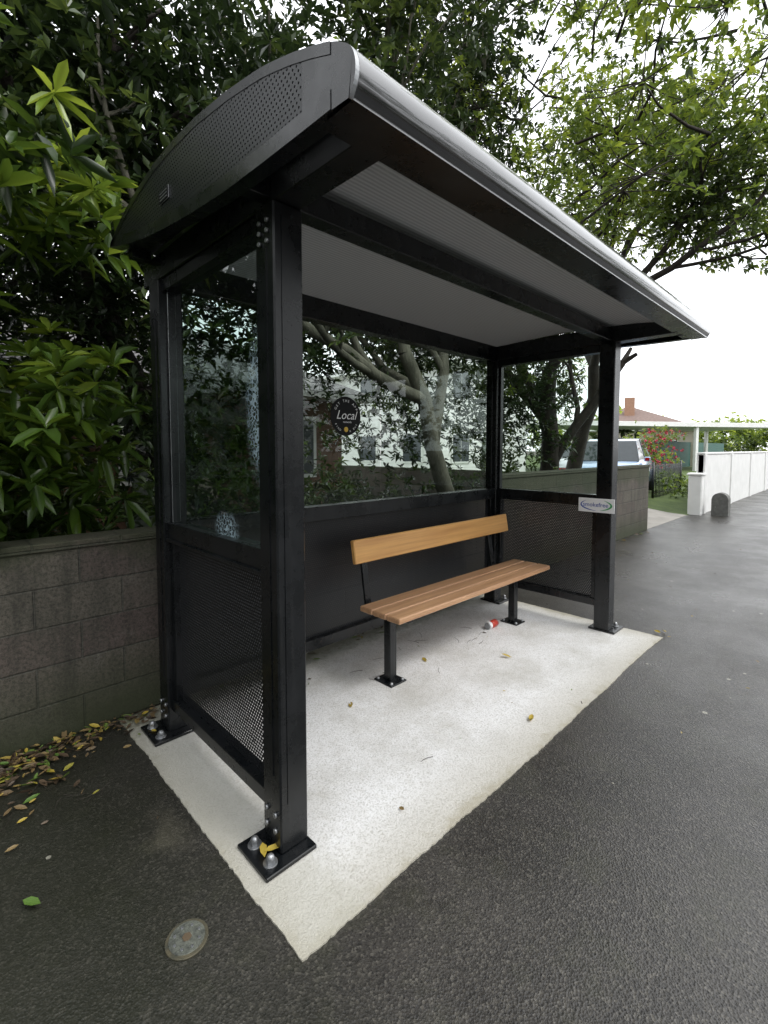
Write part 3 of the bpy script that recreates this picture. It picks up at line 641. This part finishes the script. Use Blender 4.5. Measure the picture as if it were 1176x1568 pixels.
# ------------------------------------------------------------ car
def car(name,loc,rot,col):
    e=empty(name,loc); M=Matrix.Translation(loc)@Matrix.Rotation(R(rot),4,'Z')
    pm,nt,pb=newmat('car_paint'); pb.inputs['Base Color'].default_value=(*col,1); pb.inputs['Metallic'].default_value=.4; pb.inputs['Roughness'].default_value=.3; pb.inputs['Coat Weight'].default_value=1
    gm=simple('car_glass',(.03,.04,.045),None,.05); tm=simple('tyre',(.02,.02,.02),None,.8); lm=simple('tail_lamp',(.4,.02,.02),None,.2)
    S=[(-2.1,.72,.35,.78),(-2.0,.82,.25,.95),(-1.3,.87,.22,1.0),(0,.88,.22,.98),(1.0,.87,.22,.95),(1.7,.83,.22,.82),(2.05,.74,.28,.68),(2.12,.6,.35,.55)]
    b=MB(); rings=[]
    for x,w,z0,z1 in S:
        rings.append([b.bm.verts.new(M@Vector(p)) for p in ((x,-w*.9,z0),(x,-w,z0+.12),(x,-w,z1-.12),(x,-w*.9,z1),(x,w*.9,z1),(x,w,z1-.12),(x,w,z0+.12),(x,w*.9,z0))])
    i=b.mi(pm)
    for a,c in zip(rings,rings[1:]):
        for k in range(8):
            f=b.bm.faces.new((a[k],a[(k+1)%8],c[(k+1)%8],c[k])); f.material_index=i; f.smooth=True
    b.bm.faces.new(rings[0]);b.bm.faces.new(rings[-1][::-1])
    lo=[(-2.0,.76,.95),(-1.2,.8,.99),(0,.8,.98),(1.15,.76,.93)]; hi=[(-1.55,.6,1.46),(-1.0,.64,1.52),(0,.64,1.52),(.45,.6,1.46)]
    for s in (-1,1):
        for a in range(3): b.poly([M@Vector((lo[a][0],s*lo[a][1],lo[a][2])),M@Vector((lo[a+1][0],s*lo[a+1][1],lo[a+1][2])),M@Vector((hi[a+1][0],s*hi[a+1][1],hi[a+1][2])),M@Vector((hi[a][0],s*hi[a][1],hi[a][2]))],gm)
    for a in range(3): b.poly([M@Vector((hi[a][0],-hi[a][1],hi[a][2])),M@Vector((hi[a+1][0],-hi[a+1][1],hi[a+1][2])),M@Vector((hi[a+1][0],hi[a+1][1],hi[a+1][2])),M@Vector((hi[a][0],hi[a][1],hi[a][2]))],pm)
    for q in (0,3): b.poly([M@Vector((lo[q][0],-lo[q][1],lo[q][2])),M@Vector((lo[q][0],lo[q][1],lo[q][2])),M@Vector((hi[q][0],hi[q][1],hi[q][2])),M@Vector((hi[q][0],-hi[q][1],hi[q][2]))],gm)
    for s in (-1,1):
        for q in (0,1,2,3):
            p0=Vector((lo[q][0],s*(lo[q][1]+.006),lo[q][2]));p1=Vector((hi[q][0],s*(hi[q][1]+.006),hi[q][2])); dx=Vector((.045,0,0))
            b.poly([M@(p0-dx),M@(p0+dx),M@(p1+dx),M@(p1-dx)],pm)
    b.obj('body',e)
    b=MB()
    for x in (-1.35,1.3):
        for s in (-1,1):
            Mw=M@Matrix.Translation((x,s*.8,.32))
            for r,h,mt,sg in ((.32,.22,tm,24),(.2,.23,GALV,16)):
                q=bmesh.ops.create_cone(b.bm,cap_ends=True,segments=sg,radius1=r,radius2=r,depth=h); ii=b.mi(mt)
                for v in q['verts']: v.co=Mw@Matrix.Rotation(R(90),4,'X')@v.co
                for f in {f for v in q['verts'] for f in v.link_faces}: f.material_index=ii
    b.obj('wheels',e)
    b=MB()
    for s in (-1,1):
        b.box(-2.1,-2.0,s*.7-.1,s*.7+.1,.7,.9,lm,.01,M); b.box(1.95,2.09,s*.6-.13,s*.6+.13,.55,.67,WHS,.01,M); b.box(.85,1.0,s*.93-.07,s*.93+.07,.92,1.04,pm,.02,M)
    b.box(-2.12,-2.07,-.26,.26,.45,.57,WHS,.004,M); b.box(2.04,2.13,-.4,.4,.4,.52,tm,.004,M); b.obj('lamps_and_plate',e)
car('parked_car',(14.2,5.15,.27),192,(.28,.42,.62))
car('parked_car',(19.0,7.6,.3),170,(.5,.52,.54))
# ------------------------------------------------------------ world, sun, camera
w=bpy.data.worlds.new("World"); sc.world=w; w.use_nodes=True; nt=w.node_tree; bg=nt.nodes['Background']
sk=N(nt,'ShaderNodeTexSky'); sk.sky_type='NISHITA'; sk.sun_disc=False; sk.sun_elevation=R(55); sk.sun_rotation=R(160); sk.dust_density=4; sk.air_density=1.2
hs=N(nt,'ShaderNodeHueSaturation'); hs.inputs['Saturation'].default_value=.25; L(nt,sk.outputs[0],hs.inputs['Color'])
L(nt,mix(nt,.7,hs.outputs[0],(18,18.4,19)),bg.inputs['Color']); bg.inputs['Strength'].default_value=.15
sl=bpy.data.lights.new('sun','SUN'); sl.energy=1.5; sl.angle=R(20); sl.color=(1,.98,.94)
so=bpy.data.objects.new('sun',sl); sc.collection.objects.link(so)
el,az=R(55),R(160)
sd=Vector((math.sin(az)*math.cos(el),math.cos(az)*math.cos(el),math.sin(el))); so.rotation_euler=sd.to_track_quat('Z','Y').to_euler(); so.location=sd*30
cd=bpy.data.cameras.new('camera'); cam=bpy.data.objects.new('camera',cd); sc.collection.objects.link(cam); sc.camera=cam
cam.location=(0,0,1.5); cam.rotation_euler=(R(90-3.27),0,R(-44.5)); cd.sensor_fit='HORIZONTAL'; cd.sensor_width=36; cd.lens=22.47; cd.shift_y=-.0459; cd.clip_end=1000; cd.clip_start=.05
